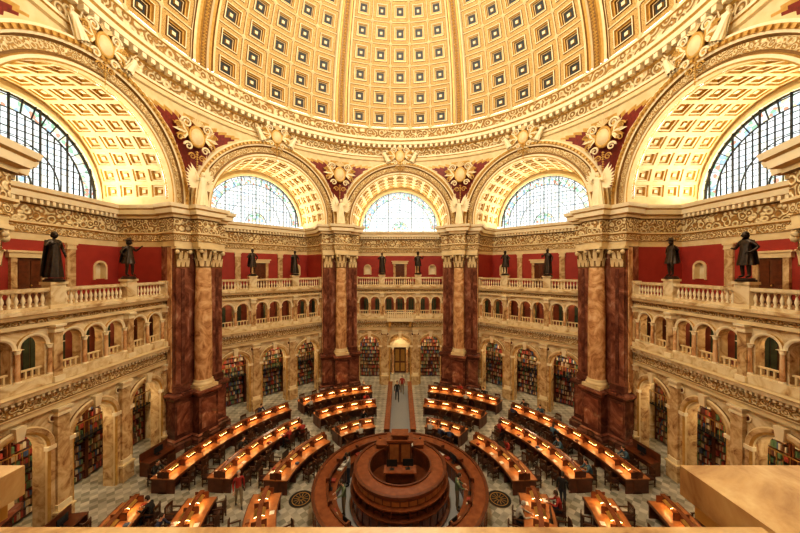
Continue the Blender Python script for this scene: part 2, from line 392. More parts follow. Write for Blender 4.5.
# ------------------------------------------------------------------ balustrade
BAL=[(.05,0),(.055,.06),(.03,.1),(.045,.16),(.07,.26),(.06,.34),(.03,.46),(.028,.5),(.045,.53),(.045,.58)]
def balustrade_mesh(u0,u1,peds,y,zb=9.8,capd=.2,hp=1.15,pw=.3,top='siena'):
    mb=MB()
    mb.box(u0,u1,y-.16,y+.16,zb,zb+.14,top); mb.box(u0,u1,y-.17,y+.17,zb+.76,zb+.9,top)
    mb.box(u0,u1,y-.13,y+.13,zb+.72,zb+.76,'cream')
    for p in peds:
        h=hp if abs(p)<3 else .95
        mb.box(p-pw,p+pw,y-capd,y+capd,zb,zb+h-.1,'siena'); mb.box(p-pw-.05,p+pw+.05,y-capd-.05,y+capd+.05,zb+h-.12,zb+h,'cream')
        mb.box(p-pw-.04,p+pw+.04,y-capd-.04,y+capd+.04,zb,zb+.16,'cream')
    x=u0+.12
    while x<u1:
        if all(abs(x-p)>pw+.05 for p in peds):
            mb.M=Matrix.Translation((x,y,zb+.14)); mb.lathe(BAL,0,0,8,'pale',cap=False); mb.M=None
        x+=.22
    return mb
bm=balustrade_mesh(-4.55,4.55,[-4.5,-1.8,1.8,4.5],A-.1).mesh('balustrade')
for k in range(8):
    if k!=4: obj('balustrade',bm,rz=-k*pi/4)
mb=MB()
mb.box(-4.6,4.6,-A-.2,-13.9,9.5,9.8,'siena2')
mb.sweep([(4.6,-A),(4.6,-13.9),(-4.6,-13.9),(-4.6,-A)],[(0,9.1),(0,9.3),(0,9.8)],'cream')
obj('gallery_ledge',mb.mesh('gallery_ledge'))
mb=balustrade_mesh(-4.5,4.5,[-4.3,4.3],-14.14,top='siena2')
for x0,x1 in((-2.5,-1.5),(1.12,2.1)):
    mb.box(x0+.06,x1-.06,-14.4,-13.76,9.8,10.62,'siena2'); mb.box(x0,x1,-14.62,-13.7,10.6,10.715,'siena2')
    mb.box(x0+.03,x1-.03,-14.57,-13.73,10.53,10.6,'gold'); mb.box(x0,x1,-14.5,-13.7,9.8,9.96,'siena2')
obj('balustrade',mb.mesh('near_balustrade'))

# ------------------------------------------------------------------ piers
def leaf(mb,cx,cy,z,ang,r,h,w,m):
    d=Vector((math.cos(ang),math.sin(ang),0)); t=Vector((-d.y,d.x,0)); c=Vector((cx,cy,z))
    pts=[]
    for f,o,ww in((0,0,.7),(.5,.04,1),(.85,.12,.8),(1,.24,.45),(.9,.3,.2)):
        p=c+d*(r+o*h*1.0)+Vector((0,0,f*h)); pts.append([tuple(p-t*w*ww/2),tuple(p+d*.02),tuple(p+t*w*ww/2)])
    mb.grid(pts,m,smooth=True)
def corinth(mb,cx,cy,z0,z1,r,m='cream'):
    h=z1-z0
    mb.lathe([(r*.95,z0),(r*1.08,z0+.05),(r*.95,z0+.1),(r*.95,z0+h*.6),(r*1.25,z1-.15)],cx,cy,16,'darkgold',cap=False)
    for k in range(8): leaf(mb,cx,cy,z0+.08,2*pi*k/8,r*.97,h*.42,r*.62,m)
    for k in range(8): leaf(mb,cx,cy,z0+.2+h*.18,2*pi*(k+.5)/8,r*.97,h*.55,r*.55,m)
    for k in range(4):
        a=pi/4+k*pi/2; x,y=cx+math.cos(a)*r*1.4,cy+math.sin(a)*r*1.4
        mb.lathe([(0,z1-.42),(.1,z1-.38),(.14,z1-.27),(.1,z1-.17),(0,z1-.14)],x,y,8,m)
    mb.box(cx-r*1.35,cx+r*1.35,cy-r*1.35,cy+r*1.35,z1-.14,z1,m)
def pier_mesh():
    mb=MB()
    pl=lambda e,hw,c,hc:[(-hw,16.0),(-hw,e),(-hc,e),(-hc,c),(hc,c),(hc,e),(hw,e),(hw,16.0)]
    mb.sweep(pl(14.6,1.75,13.95,.66),[(.22,0),(.22,.4),(.12,.5),(.12,.6),(0,.68),(0,3.05),(.08,3.12),(.16,3.3),(.16,3.45),(0,3.52),(-.55,3.55)],
             ['basemarble','basemarble','basemarble','darkmarble','basemarble','darkmarble','basemarble','darkmarble','basemarble','basemarble'])
    mb.box(-1.4,1.4,14.3,16,3.4,3.56,'basemarble')
    for x0,x1,y in((-.48,.48,13.93),(-1.62,-.82,14.58),(.82,1.62,14.58)): mb.box(x0,x1,y,y+.1,.95,2.85,'darkmarble')
    mb.box(-1.62,1.62,14.95,16.2,3.5,13,'darkmarble')
    for s in(-1,1):
        mb.box(s*1.17-.46,s*1.17+.46,14.72,15,3.55,3.95,'basemarble')
        mb.box(s*1.17-.4,s*1.17+.4,14.78,15,3.95,11.6,'darkmarble')
        mb.box(s*1.17-.1,s*1.17+.1,14.74,15,4.1,11.5,'basemarble')
        mb.box(s*1.17-.42,s*1.17+.42,14.74,15.1,11.6,12.8,'darkgold')
        for x in(-.28,0,.28): leaf(mb,s*1.17+x,14.74,11.65,-pi/2,0,.55,.24,'cream')
        for x in(-.16,.16): leaf(mb,s*1.17+x,14.74,11.95,-pi/2,0,.7,.24,'cream')
        for x in(-.4,.4): mb.lathe([(0,12.45),(.1,12.5),(.13,12.6),(.1,12.72),(0,12.76)],s*1.17+x,14.66,8,'cream')
        mb.box(s*1.17-.52,s*1.17+.52,14.62,15.1,12.8,12.96,'cream')
        mb.box(s*1.64-.04,s*1.64+.04,15.1,15.5,3.6,12.9,'colmarble')
    c=14.5;r=.5
    mb.box(-.62,.62,c-.62,c+.6,3.5,3.7,'cream')
    mb.lathe([(.62,3.7),(.66,3.8),(.6,3.9),(.55,3.93),(.58,4.03),(.52,4.1)],0,c,24,'cream',cap=False)
    mb.lathe([(.52,4.1),(.525,6.5),(.51,9),(.46,11.6)],0,c,24,'colmarble',cap=False)
    corinth(mb,0,c,11.6,12.96,.46)
    mb.sweep(pl(14.76,1.66,14.08,.6),ENT,ENTM)
    mb.box(-1.7,1.7,14.6,16,15.5,15.62,'cream'); mb.box(-.7,.7,13.9,14.7,15.5,15.62,'cream')
    mb.box(-1.66,1.66,14.76,16,12.94,12.97,'cream'); mb.box(-.6,.6,14.05,14.9,12.94,12.97,'cream')
    return mb.mesh('marble_pier')
pm=pier_mesh()
for k in range(8): obj('marble_pier',pm,rz=-(k+.5)*pi/4)

# ------------------------------------------------------------------ figures
def skinned(joints,edges,radii,roots,sub=1):
    names=list(joints); idx={n:i for i,n in enumerate(names)}
    me=bpy.data.meshes.new('tmp'); me.from_pydata([joints[n] for n in names],[(idx[a],idx[b]) for a,b in edges],[])
    o=bpy.data.objects.new('tmp',me); scene.collection.objects.link(o)
    md=o.modifiers.new('s','SKIN'); md.use_smooth_shade=True
    sv=me.skin_vertices[0].data
    for n in names:
        r=radii[n]; sv[idx[n]].radius=r if isinstance(r,tuple) else (r,r); sv[idx[n]].use_root=n in roots
    s=o.modifiers.new('ss','SUBSURF'); s.levels=sub; s.render_levels=sub
    dg=bpy.context.evaluated_depsgraph_get(); ev=o.evaluated_get(dg)
    m2=ev.to_mesh(); vs=[tuple(v.co) for v in m2.vertices]; fs=[tuple(p.vertices) for p in m2.polygons]
    ev.to_mesh_clear(); bpy.data.objects.remove(o); bpy.data.meshes.remove(me)
    return vs,fs
STAND=dict(pelvis=(0,0,.95),spine=(0,0,1.14),chest=(0,.01,1.33),neck=(0,0,1.49),head0=(0,-.01,1.57),
  shL=(.18,0,1.42),elL=(.23,.03,1.14),wrL=(.23,-.06,.9),haL=(.23,-.09,.83),
  shR=(-.18,0,1.42),elR=(-.23,.03,1.14),wrR=(-.23,-.06,.9),haR=(-.23,-.09,.83),
  hiL=(.1,0,.9),knL=(.11,-.02,.5),anL=(.11,.02,.09),toL=(.12,-.15,.045),
  hiR=(-.1,0,.9),knR=(-.11,-.02,.5),anR=(-.11,.02,.09),toR=(-.12,-.15,.045))
EDG=[('pelvis','spine'),('spine','chest'),('chest','neck'),('neck','head0')]+[e for s in'LR' for e in[('chest','sh'+s),('sh'+s,'el'+s),('el'+s,'wr'+s),('wr'+s,'ha'+s),('pelvis','hi'+s),('hi'+s,'kn'+s),('kn'+s,'an'+s),('an'+s,'to'+s)]]
RAD=dict(pelvis=(.15,.12),spine=(.135,.1),chest=(.16,.11),neck=.055,head0=.055)
for s in'LR': RAD.update({'sh'+s:.062,'el'+s:.045,'wr'+s:.03,'ha'+s:(.04,.022),'hi'+s:.09,'kn'+s:.062,'an'+s:.042,'to'+s:.035})
def figure(mb,pose,cloth,trs,skin='skin',hair='hair',robe=None,longhair=False,thick=1.0):
    J=dict(STAND); J.update(pose); J.pop('face',None)
    jo=dict(J); ed=list(EDG); roots={'pelvis'}
    ra={k:(tuple(q*thick for q in v) if isinstance(v,tuple) else v*thick) for k,v in RAD.items()}
    for s in'LR':
        w=Vector(J['wr'+s]);h=Vector(J['ha'+s]); d=(h-w).normalized()
        side=d.cross(Vector((0,0,1)) if abs(d.z)<.8 else Vector((1,0,0))).normalized()
        curl=d.cross(side).normalized()
        for i,(off,L) in enumerate([(-.028,.07),(-.009,.082),(.01,.077),(.028,.06)]):
            a=h+side*off+d*.005; b=a+d*(L*.55)+curl*.006; c=b+d*(L*.42)+curl*.022
            for nm,p in(('a',a),('b',b),('c',c)):
                jo['f%s%d%s'%(s,i,nm)]=tuple(p); ra['f%s%d%s'%(s,i,nm)]=.009
            ed+=[('f%s%da'%(s,i),'f%s%db'%(s,i)),('f%s%db'%(s,i),'f%s%dc'%(s,i))]; roots.add('f%s%da'%(s,i))
        a=w+(h-w)*.5-side*.025; b=a-side*.035+d*.03; c=b+d*.03
        for nm,p in(('a',a),('b',b),('c',c)): jo['t%s%s'%(s,nm)]=tuple(p); ra['t%s%s'%(s,nm)]=.01
        ed+=[('t%sa'%s,'t%sb'%s),('t%sb'%s,'t%sc'%s)]; roots.add('t%sa'%s)
    vs,fs=skinned(jo,ed,ra,roots)
    def dseg(p,a,b):
        a=Vector(a);b=Vector(b);t=max(0,min(1,(p-a).dot(b-a)/max(1e-9,(b-a).length_squared))); return (p-(a+(b-a)*t)).length
    cls=[]
    for a,b in ed:
        c=cloth
        if a[0:2] in('fL','fR','tL','tR') or b[:2]=='ha': c=skin
        if (a,b)==('neck','head0'): c=skin
        if b[:2] in('kn','an') : c=trs
        if b[:2]=='to' and a[:2]=='an': c='shoe' if skin[:4]=='skin' else skin
        if b[:2]=='hi': c=trs
        cls.append((jo[a],jo[b],c))
    V=[Vector(v) for v in vs]; ms=[]
    for f in fs:
        p=sum((V[i] for i in f),Vector())/len(f)
        ms.append(min(cls,key=lambda q:dseg(p,q[0],q[1]))[2])
    mb.add(vs,fs,ms,True)
    H=Vector(J['head0']); N_=Vector(J['neck']); up=(H-N_).normalized(); c=H+up*.085
    face=Vector(pose.get('face',(0,-1,0))); face=(face-up*face.dot(up)).normalized(); sd=up.cross(face)
    M0=mb.M
    B=Matrix((( sd.x,-face.x,up.x,c.x),(sd.y,-face.y,up.y,c.y),(sd.z,-face.z,up.z,c.z),(0,0,0,1)))
    if thick>1.05: B=B@Matrix.Scale(1.12,4)
    mb.M=(M0@B) if M0 is not None else B
    def ell(cx,cy,cz,rx,ry,rz,m,n=8,seg=12,z0=-1,z1=1,jaw=False):
        rows=[]
        for i in range(n+1):
            zz=math.sin(pi/2*(z0+(z1-z0)*i/n)); rr=math.sqrt(max(1e-6,1-zz*zz))
            k=1-(.22*max(0,-zz) if jaw else 0)
            rows.append([(cx+rx*rr*k*math.cos(2*pi*q/seg),cy+ry*rr*k*math.sin(2*pi*q/seg)-(.012*max(0,-zz) if jaw else 0),cz+rz*zz) for q in range(seg)])
        mb.grid(rows,m,True,True)
    ell(0,0,0,.075,.095,.118,skin,10,14,jaw=True)
    ell(0,.016,.02,.082,.098,.11,hair,6,14,0,1)
    ell(0,.04,-.02 if not longhair else -.06,.078,.07,.085 if not longhair else .15,hair)
    ell(0,-.1,-.012,.013,.02,.026,skin,4,8)
    for q in(-1,1):
        ell(q*.03,-.086,.012,.011,.008,.007,'eye' if skin[:4]=='skin' else skin,4,8)
        ell(q*.077,0,-.005,.01,.02,.032,skin,4,8)
    ell(0,-.085,-.055,.024,.012,.008,'lip' if skin in('skin','skin_dark') else skin,4,8)
    mb.M=M0
    if robe:
        mat,zend,flare=robe
        rows=[]
        for i in range(15):
            t=i/14; z=1.3-(1.3-zend)*t; r=.155+flare*t
            row=[]
            for k in range(36):
                th=2*pi*k/36; f=1+(.12*t+.02)*math.sin(8*th+3*t)+.05*t*math.sin(3*th+1)
                row.append((r*f*math.cos(th),r*f*.8*math.sin(th)+.01,z))
            rows.append(row)
        mb.grid(rows,mat,True,True)
        rows=[]
        for i in range(12):
            t=i/11; rows.append([((.2-.42*q/9)*(1+.25*t),.11+.09*t+.025*math.sin(q*2.1+t*2)+.05*math.sin(pi*q/9),1.46-(1.46-zend-.05)*t) for q in range(10)])
        mb.grid(rows,mat,False,True)
def statue_mesh(name,pose,mat='bronze',wings=False,hat=False,zend=.03,flare=.13):
    mb=MB(); s=1.14 if not wings else 1.3
    mb.M=Matrix.Translation((0,0,.14))@Matrix.Scale(s,4)
    figure(mb,pose,mat,mat,mat,mat,robe=(mat,zend,flare),thick=1.15)
    if hat: mb.lathe([(.0,1.76),(.19,1.75),(.2,1.77),(.1,1.79),(.09,1.88),(0,1.9)],0,-.01,12,mat)
    if wings:
        for q in(-1,1):
            for k in range(9):
                a=rad(25+k*11); L=.95-.05*k
                p=Vector((q*.1,.12,1.35-.03*k)); d=Vector((q*math.sin(a),.1,math.cos(a))); n=Vector((d.z,0,-d.x*1))*.07
                e=p+d*L; mb.add([p-n,p+n,p+d*L*.6+n*1.3,e,p+d*L*.6-n*1.3],[(0,1,2,3,4)],mat)
    mb.M=None
    mb.lathe([(.34,0),(.34,.08),(.28,.1),(.28,.15)],0,0,16,mat,False)
    return mb.mesh(name)
S1=statue_mesh('s1',dict(elR=(-.36,-.06,1.2),wrR=(-.28,-.3,1.3),haR=(-.25,-.37,1.33),elL=(.33,.05,1.16),wrL=(.3,-.08,.93),haL=(.29,-.12,.87)))
S2=statue_mesh('s2',dict(elL=(.4,.0,1.25),wrL=(.42,-.2,1.42),haL=(.42,-.25,1.48),elR=(-.36,.08,1.16),wrR=(-.2,-.02,1.0),haR=(-.15,-.04,.99),face=(.5,-1,0),knL=(.13,-.08,.5),toL=(.16,-.22,.045),anL=(.14,-.05,.09)),hat=True,zend=.62,flare=.12)
S3=statue_mesh('s3',dict(elL=(.38,.05,1.18),wrL=(.22,-.08,1.0),haL=(.16,-.12,.99),elR=(-.34,-.02,1.15),wrR=(-.22,-.28,1.16),haR=(-.18,-.34,1.17),face=(-.4,-1,0)),zend=.5,flare=.1)
for k in range(8):
    if k==4: continue
    for j,u in enumerate((-1.8,1.8)):
        az=k*pi/4; y=A-.1; x_=u*math.cos(az)+y*math.sin(az); y_=-u*math.sin(az)+y*math.cos(az)
        obj('bronze_statue',[S1,S2,S3][(2*k+j)%3],(x_,y_,10.95),-az)
AN=statue_mesh('an',dict(elL=(.32,-.02,1.3),wrL=(.42,-.1,1.55),haL=(.45,-.12,1.62),elR=(-.32,-.02,1.3),wrR=(-.42,-.1,1.55),haR=(-.45,-.12,1.62)),'pale',True)
for k in range(8):
    az=(k+.5)*pi/4; r=14.55
    obj('winged_plaster_figure',AN,(r*math.sin(az),r*math.cos(az),15.62),-az)

def cartouche(scale=1,fig=False):
    mb=MB(); S=Matrix.Scale(scale,4)
    mb.M=S@Matrix.Rotation(pi/2,4,'X')
    mb.lathe([(.72,0),(.76,.12),(.66,.2),(.56,.16)],0,0,28,'gold',True,.8,1.05,cap=False)
    mb.lathe([(.56,.16),(.4,.26),(.15,.32),(0.01,.33)],0,0,28,'cream',True,.8,1.05)
    mb.M=S
    def scroll(cx,cz,r,sg,tw=1.6,m='pale',w=.09):
        rows=[]
        for i in range(22):
            t=i/21; a=t*tw*2*pi; rr=r*(1-.8*t); c=Vector((cx+sg*rr*math.cos(a),-.12,cz+rr*math.sin(a)))
            ww=w*(1-.6*t)
            d=Vector((sg*math.cos(a),0,math.sin(a)))
            rows.append([tuple(c+d*ww*math.cos(q*pi/3)+Vector((0,ww*math.sin(q*pi/3),0))) for q in range(6)])
        mb.grid(rows,m,True,True)
    for sg in(-1,1):
        scroll(sg*.75,.75,.36,sg); scroll(sg*.6,-.85,.3,sg,1.4); scroll(sg*1.25,.35,.28,sg,1.5,'gold',.07)
        scroll(sg*.35,-1.5,.25,sg,1.4,'gold',.06); scroll(sg*1.15,-.45,.24,-sg,1.4,'gold',.06)
        for k in range(6):
            a=rad(20+k*24); p=Vector((sg*.6,-.05,.1)); d=Vector((sg*math.sin(a),0,math.cos(a))); n=Vector((d.z,0,-d.x))*.11; L=1.15-.1*abs(k-2)
            mb.add([p-n,p+n,p+d*L*.65+n*1.2+Vector((0,-.14,0)),p+d*L+Vector((0,-.04,0)),p+d*L*.65-n*1.2+Vector((0,-.14,0))],[(0,1,2,3,4)],'pale' if k%2 else 'gold')
    for k in range(7):
        a=rad(-60+k*20); d=Vector((math.sin(a),0,math.cos(a))); p=Vector((0,-.1,.75)); n=Vector((d.z,0,-d.x))*.07
        mb.add([p-n*.4,p+n*.4,p+d*.5+n+Vector((0,-.12,0)),p+d*.56+Vector((0,-.05,0)),p+d*.5-n+Vector((0,-.12,0))],[(0,1,2,3,4)],'cream')
    for k in range(9): mb.lathe([(0,-1.2-k*.17),(.13-k*.01,-1.12-k*.17),(0,-1.02-k*.17)],0,-.1,8,'gold')
    if fig:
        for sg in(-1,1):
            mb.M=S@Matrix.Translation((sg*1.35,-.25,-1.0))@Matrix.Rotation(sg*.45,4,'Y')@Matrix.Scale(1.05,4)
            figure(mb,dict(elL=(.3,-.05,1.3),wrL=(.3,-.2,1.5),haL=(.3,-.25,1.56),elR=(-.3,-.05,1.3),wrR=(-.3,-.2,1.5),haR=(-.3,-.25,1.56)),'pale','pale','pale','cream',robe=('pale',.2,.14),thick=1.15)
        mb.M=None
    mb.M=None
    return mb.mesh('cartouche')
C1=cartouche(.95); C2=cartouche(.78,True)
for k in range(8):
    az=(k+.5)*pi/4; r=15.25
    obj('spandrel_cartouche',C1,(r*math.sin(az),r*math.cos(az),20.6),-az)
    az=k*pi/4; r=14.72
    obj('keystone_sculpture',C2,(r*math.sin(az),r*math.cos(az),22.6),-az)

# ------------------------------------------------------------------ dome ring + dome
mb=MB()
prof=[(15.14,22.2),(14.98,22.25),(14.98,22.5),(14.9,22.55),(14.9,22.7),(15.0,22.72),(15.0,23.35),(14.85,23.42),(14.85,23.6),(14.5,23.7),(14.45,23.95),(14.35,24.05),(14.3,24.25),(14.75,24.25),(14.75,24.35),(14.7,24.4),(14.7,25.15),(14.6,25.2),(14.58,25.35)]
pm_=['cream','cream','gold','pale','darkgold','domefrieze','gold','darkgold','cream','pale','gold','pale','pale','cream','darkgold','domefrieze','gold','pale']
seg=192
mb.grid([[(r*math.sin(2*pi*k/seg),r*math.cos(2*pi*k/seg),z) for k in range(seg)] for r,z in prof],pm_,True)
for k in range(180):
    a=2*pi*k/180; mb.M=Matrix.Rotation(a,4,'Z'); mb.box(-.12,.12,14.55,14.9,23.42,23.68,'pale'); mb.M=None
obj('trim_1',mb.mesh('dome_cornice'))
ZD=25.3; RD=14.6
def D(a,e,d):
    r=RD+d; return (r*math.cos(e)*math.sin(a),r*math.cos(e)*math.cos(a),ZD+r*math.sin(e))
mb=MB()
rib=rad(3.0)
a0=-pi/8+rib; a1=pi/8-rib; e=rad(.3)
nc=5
mb.grid([[D(a0+(a1-a0)*k/15,ee,0) for k in range(16)] for ee in(rad(0),e)],'gold')
row=0
while row<9:
    w=(a1-a0)/nc; e1=e+w*math.cos(e+.06)*.94
    for j in range(nc):
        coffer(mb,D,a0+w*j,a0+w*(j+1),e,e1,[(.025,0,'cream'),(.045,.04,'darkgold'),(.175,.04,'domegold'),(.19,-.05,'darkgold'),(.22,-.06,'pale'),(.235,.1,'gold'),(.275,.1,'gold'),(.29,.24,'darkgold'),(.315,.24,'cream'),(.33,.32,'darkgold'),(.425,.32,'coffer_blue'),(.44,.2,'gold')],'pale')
        aa=a0+w*j;ee=e
        if j>0:
            q=[D(aa-.11*w,ee,-.01),D(aa,ee-.11*w,-.01),D(aa+.11*w,ee,-.01),D(aa,ee+.11*w,-.01)]
            mb.add(q+[D(aa,ee,-.12)],[(0,1,4),(1,2,4),(2,3,4),(3,0,4)],'cream')
    e=e1; row+=1
EM=e
mb.grid([[D(a0+(a1-a0)*k/12,EM+x,d) for k in range(13)] for x,d in((0,0),(.01,-.15),(.05,-.15),(.06,-.25),(.09,-.25))],['gold','pale','gold','domefrieze'])
rc=pi/8; n=60
for (f0,d0,f1,d1,m) in((-1,0,-1,-.18,'darkgold'),(-1,-.18,-.78,-.2,'cream'),(-.78,-.2,-.7,-.1,'darkgold'),(-.7,-.1,-.45,-.1,'gold'),(-.45,-.1,-.38,-.2,'gold'),(-.38,-.2,-.3,-.06,'pale'),(-.3,-.06,.3,-.06,'darkgold'),
    (.3,-.06,.38,-.2,'pale'),(.38,-.2,.45,-.1,'gold'),(.45,-.1,.7,-.1,'gold'),(.7,-.1,.78,-.2,'darkgold'),(.78,-.2,1,-.18,'cream'),(1,-.18,1,0,'darkgold')):
    mb.grid([[D(rc+rib*f0,(EM+.06)*k/n,d0) for k in range(n+1)],[D(rc+rib*f1,(EM+.06)*k/n,d1) for k in range(n+1)]],m)
for k in range(64):
    ee=(EM)*(k+.5)/64; q=.010
    mb.add([D(rc-rib*.22,ee,-.07),D(rc,ee-q*.8,-.07),D(rc+rib*.22,ee,-.07),D(rc,ee+q*.8,-.07),D(rc,ee,-.18)],[(0,1,4),(1,2,4),(2,3,4),(3,0,4)],'gold')
dmesh=mb.mesh('dome_panel')
dome=bpy.data.objects.new('ceiling',None); scene.collection.objects.link(dome)
for k in range(8): obj('dome_panel_%d'%(k+1),dmesh,rz=-k*pi/4,parent=dome)
mb=MB(); e=EM+.05
rows=[]
for r,z in((RD*math.cos(e),ZD+RD*math.sin(e)),(RD*math.cos(e)-.6,ZD+RD*math.sin(e)-.2),(RD*math.cos(e)-.6,ZD+RD*math.sin(e)+.8),(RD*math.cos(e)-1.6,ZD+RD*math.sin(e)+2.5),(.01,ZD+RD*math.sin(e)+4.2)):
    rows.append([(r*math.sin(2*pi*k/64),r*math.cos(2*pi*k/64),z) for k in range(64)])
mb.grid(rows,['gold','cream','carved','pale'],True,False)
obj('oculus_collar',mb.mesh('oculus'),parent=dome)

# ------------------------------------------------------------------ floor
mb=MB(); mb.add([(21*math.sin((k+.5)*pi/4),21*math.cos((k+.5)*pi/4),0) for k in range(8)],[tuple(range(8))],'floortile')
obj('floor',mb.mesh('floor'))
mb=MB(); mb.add([(3.9*math.sin(k*pi/24),3.9*math.cos(k*pi/24),.012) for k in range(48)],[tuple(range(48))],'carpet')
mb.box(-.75,.75,4.2,14.6,.0,.02,'carpet'); obj('floor_carpet',mb.mesh('carpet'))
mb=MB()
mb.lathe([(.58,0),(.58,.012),(.45,.014),(.44,.012)],0,0,32,['brass','iron','brass'],False); mb.lathe([(.4,.013),(.39,.018)],0,0,24,'iron',False)
for k in range(12):
    mb.M=Matrix.Rotation(k*pi/6,4,'Z'); mb.box(.08,.36,-.015,.015,.016,.024,'brass'); mb.M=None
gm=mb.mesh('floor_grille')
for x in(-4.95,4.95): obj('floor_grille',gm,(x,.1,0))

# ------------------------------------------------------------------ bookcases
def bookcase(parts,deck=True):
    mb=MB(); y0=A+2.1;y1=A+2.5
    for (ua,ub) in parts:
        mb.box(ua,ub,y1,y1+.05,0,4.9,'wood')
        n=int((ub-ua)/.95)
        for k in range(n+1):
            u=ua+(ub-ua)*k/n; mb.box(u-.03,u+.03,y0-.03,y1,0,4.9,'wood')
        z=.12
        while z<4.8:
            mb.box(ua,ub,y0,y1,z-.03,z,'wood')
            u=ua+.05
            while u<ub-.15:
                w=random.uniform(.05,.13); h=random.uniform(.22,.33)
                if random.random()<.93: mb.box(u,u+w-.008,y0+.01,y1-.08,z,z+h,'book%d'%random.randrange(7))
                u+=w
            z+=.39
        mb.box(ua-.03,ub+.03,y0-.06,y1,4.88,5.0,'wood')
    if deck:
        mb.box(-5.4,5.4,A+1.7,y0,2.42,2.5,'iron'); mb.box(-5.4,5.4,A+1.68,A+1.74,3.3,3.34,'brass')
        u=-5.3
        while u<5.4: mb.box(u-.01,u+.01,A+1.7,A+1.73,2.5,3.3,'brass'); u+=.24
    return mb.mesh('bookcase')
bk=bookcase(((-5.4,-1.7),(-1.6,1.6),(1.7,5.4)))
for k in range(1,8): obj('bookcase',bk,rz=-k*pi/4)
obj('bookcase',bookcase(((-5.4,-1.6),(1.6,5.4)),False))
mb=MB(); y=A+3.3
for s in(-1,1): column(mb,s*.8,y-.3,0,2.9,.12,'colmarble','pale',12)
mb.box(-1.05,1.05,y-.45,y,2.9,3.2,'pale'); mb.box(-1.15,1.15,y-.5,y,3.2,3.3,'pale')
mb.add([(-1.1,y-.45,3.3),(1.1,y-.45,3.3),(0,y-.45,3.9),(-1.1,y,3.3),(1.1,y,3.3),(0,y,3.9)],[(0,1,2),(0,2,5,3),(1,4,5,2)],'pale')
mb.box(-.62,.62,y-.1,y,0,2.9,'door')
for s in(-.3,.3):
    for z0,z1 in((.2,1.1),(1.3,2.6)): mb.box(s-.22,s+.22,y-.13,y-.08,z0,z1,'brass')
obj('door_9',mb.mesh('portal'))
mb=MB()
mb.box(-1.3,1.3,A-.75,A-.1,6.35,6.6,'pale'); mb.box(-1.25,1.25,A-.72,A-.66,7.2,7.3,'pale')
for k in range(12): 
    mb.M=Matrix.Translation((-1.15+k*.21,A-.69,6.6)); mb.lathe(BAL,0,0,8,'pale',cap=False); mb.M=None
for s in(-1,1): mb.box(s*1.0-.12,s*1.0+.12,A-.6,A-.1,5.8,6.35,'gold')
obj('portal_balcony',mb.mesh('portal_balcony'))

# ------------------------------------------------------------------ reading desks
def desk_mesh(r,a0,a1,glow='lampglow'):
    mb=MB(); W=.64
    mb.arcbox(r-W,r+W,.72,.77,a0,a1,'woodtop',30)
    mb.arcbox(r-W-.03,r-W,.66,.78,a0,a1,'wood',30); mb.arcbox(r+W,r+W+.03,.66,.78,a0,a1,'wood',30)
    mb.arcbox(r-.2,r+.2,0,.72,a0,a1,'wood',30)
    mb.arcbox(r-.24,r+.24,0,.1,a0,a1,'wood',30)
    L=(a1-a0)*r; n=max(2,round(L/1.05)); e=.05/r
    for k in range(n+1):
        a=a0+(a1-a0)*k/n; a=min(max(a,a0+e),a1-e)
        mb.arcbox(r-W+.03,r+W-.03,0,.72,a-e*.5,a+e*.5,'wood',1)
        mb.arcbox(r-.3,r+.3,.77,1.08,a-e*.35,a+e*.35,'wood',1)
    mb.arcbox(r-.035,r+.035,.77,1.1,a0,a1,'wood',30)
    mb.arcbox(r-.1,r+.1,1.1,1.135,a0,a1,'mahogany',30)
    for k in range(n):
        ac=a0+(a1-a0)*(k+.5)/n; h=.22/r
        for s in(-1,1):
            mb.arc([(r+s*.1,1.05),(r+s*.2,1.01),(r+s*.21,1.02),(r+s*.1,1.08)],ac-h,ac+h,glow,seg=2)
            mb.arc([(r+s*.09,1.09),(r+s*.225,1.035),(r+s*.23,1.05),(r+s*.09,1.11)],ac-h*1.1,ac+h*1.1,'brass',seg=2)
            if random.random()<.35:
                aa=ac+random.uniform(-.3,.3)/r; mb.arcbox(r+s*.36,r+s*.56,.77,.79,aa-.1/r,aa+.13/r,'paper',1)
            if random.random()<.15:
                aa=ac+random.uniform(-.3,.3)/r; mb.arcbox(r+s*.38,r+s*.55,.77,.85,aa-.08/r,aa+.08/r,'book%d'%random.randrange(7),1)
    return mb.mesh('reading_desk')
def chair_mesh():
    mb=MB()
    mb.box(-.22,.22,-.22,.22,.42,.46,'leather'); mb.box(-.24,.24,-.24,.24,.38,.42,'chairwood')
    for x in(-.2,.2):
        mb.box(x-.022,x+.022,-.22,-.18,0,.66,'chairwood'); mb.box(x-.022,x+.022,.18,.22,0,.92,'chairwood')
        mb.box(x*1.15-.025,x*1.15+.025,-.24,.22,.65,.685,'chairwood'); mb.box(x-.012,x+.012,-.2,.2,.15,.19,'chairwood')
    mb.arc([(.5,.82),(.53,.82),(.53,.94),(.5,.94)],-.45,.45,'chairwood',0,-.28,8)
    for x in(-.12,-.04,.04,.12): mb.box(x-.018,x+.018,.2,.22,.46,.84,'chairwood')
    mb.box(-.2,.2,-.21,-.19,.15,.19,'chairwood')
    return mb.mesh('reading_chair')
ch=chair_mesh()
def monitor():
    mb=MB(); mb.box(-.12,.12,-.08,.08,0,.015,'iron'); mb.box(-.02,.02,.0,.03,.0,.2,'iron'); mb.box(-.26,.26,-.01,.02,.14,.48,'iron'); mb.box(-.24,.24,-.013,-.009,.16,.46,'screen'); return mb.mesh('monitor')
mo=monitor()
SECT=[(12,41),(49,87),(95,131),(139,168)]
seatspots=[]
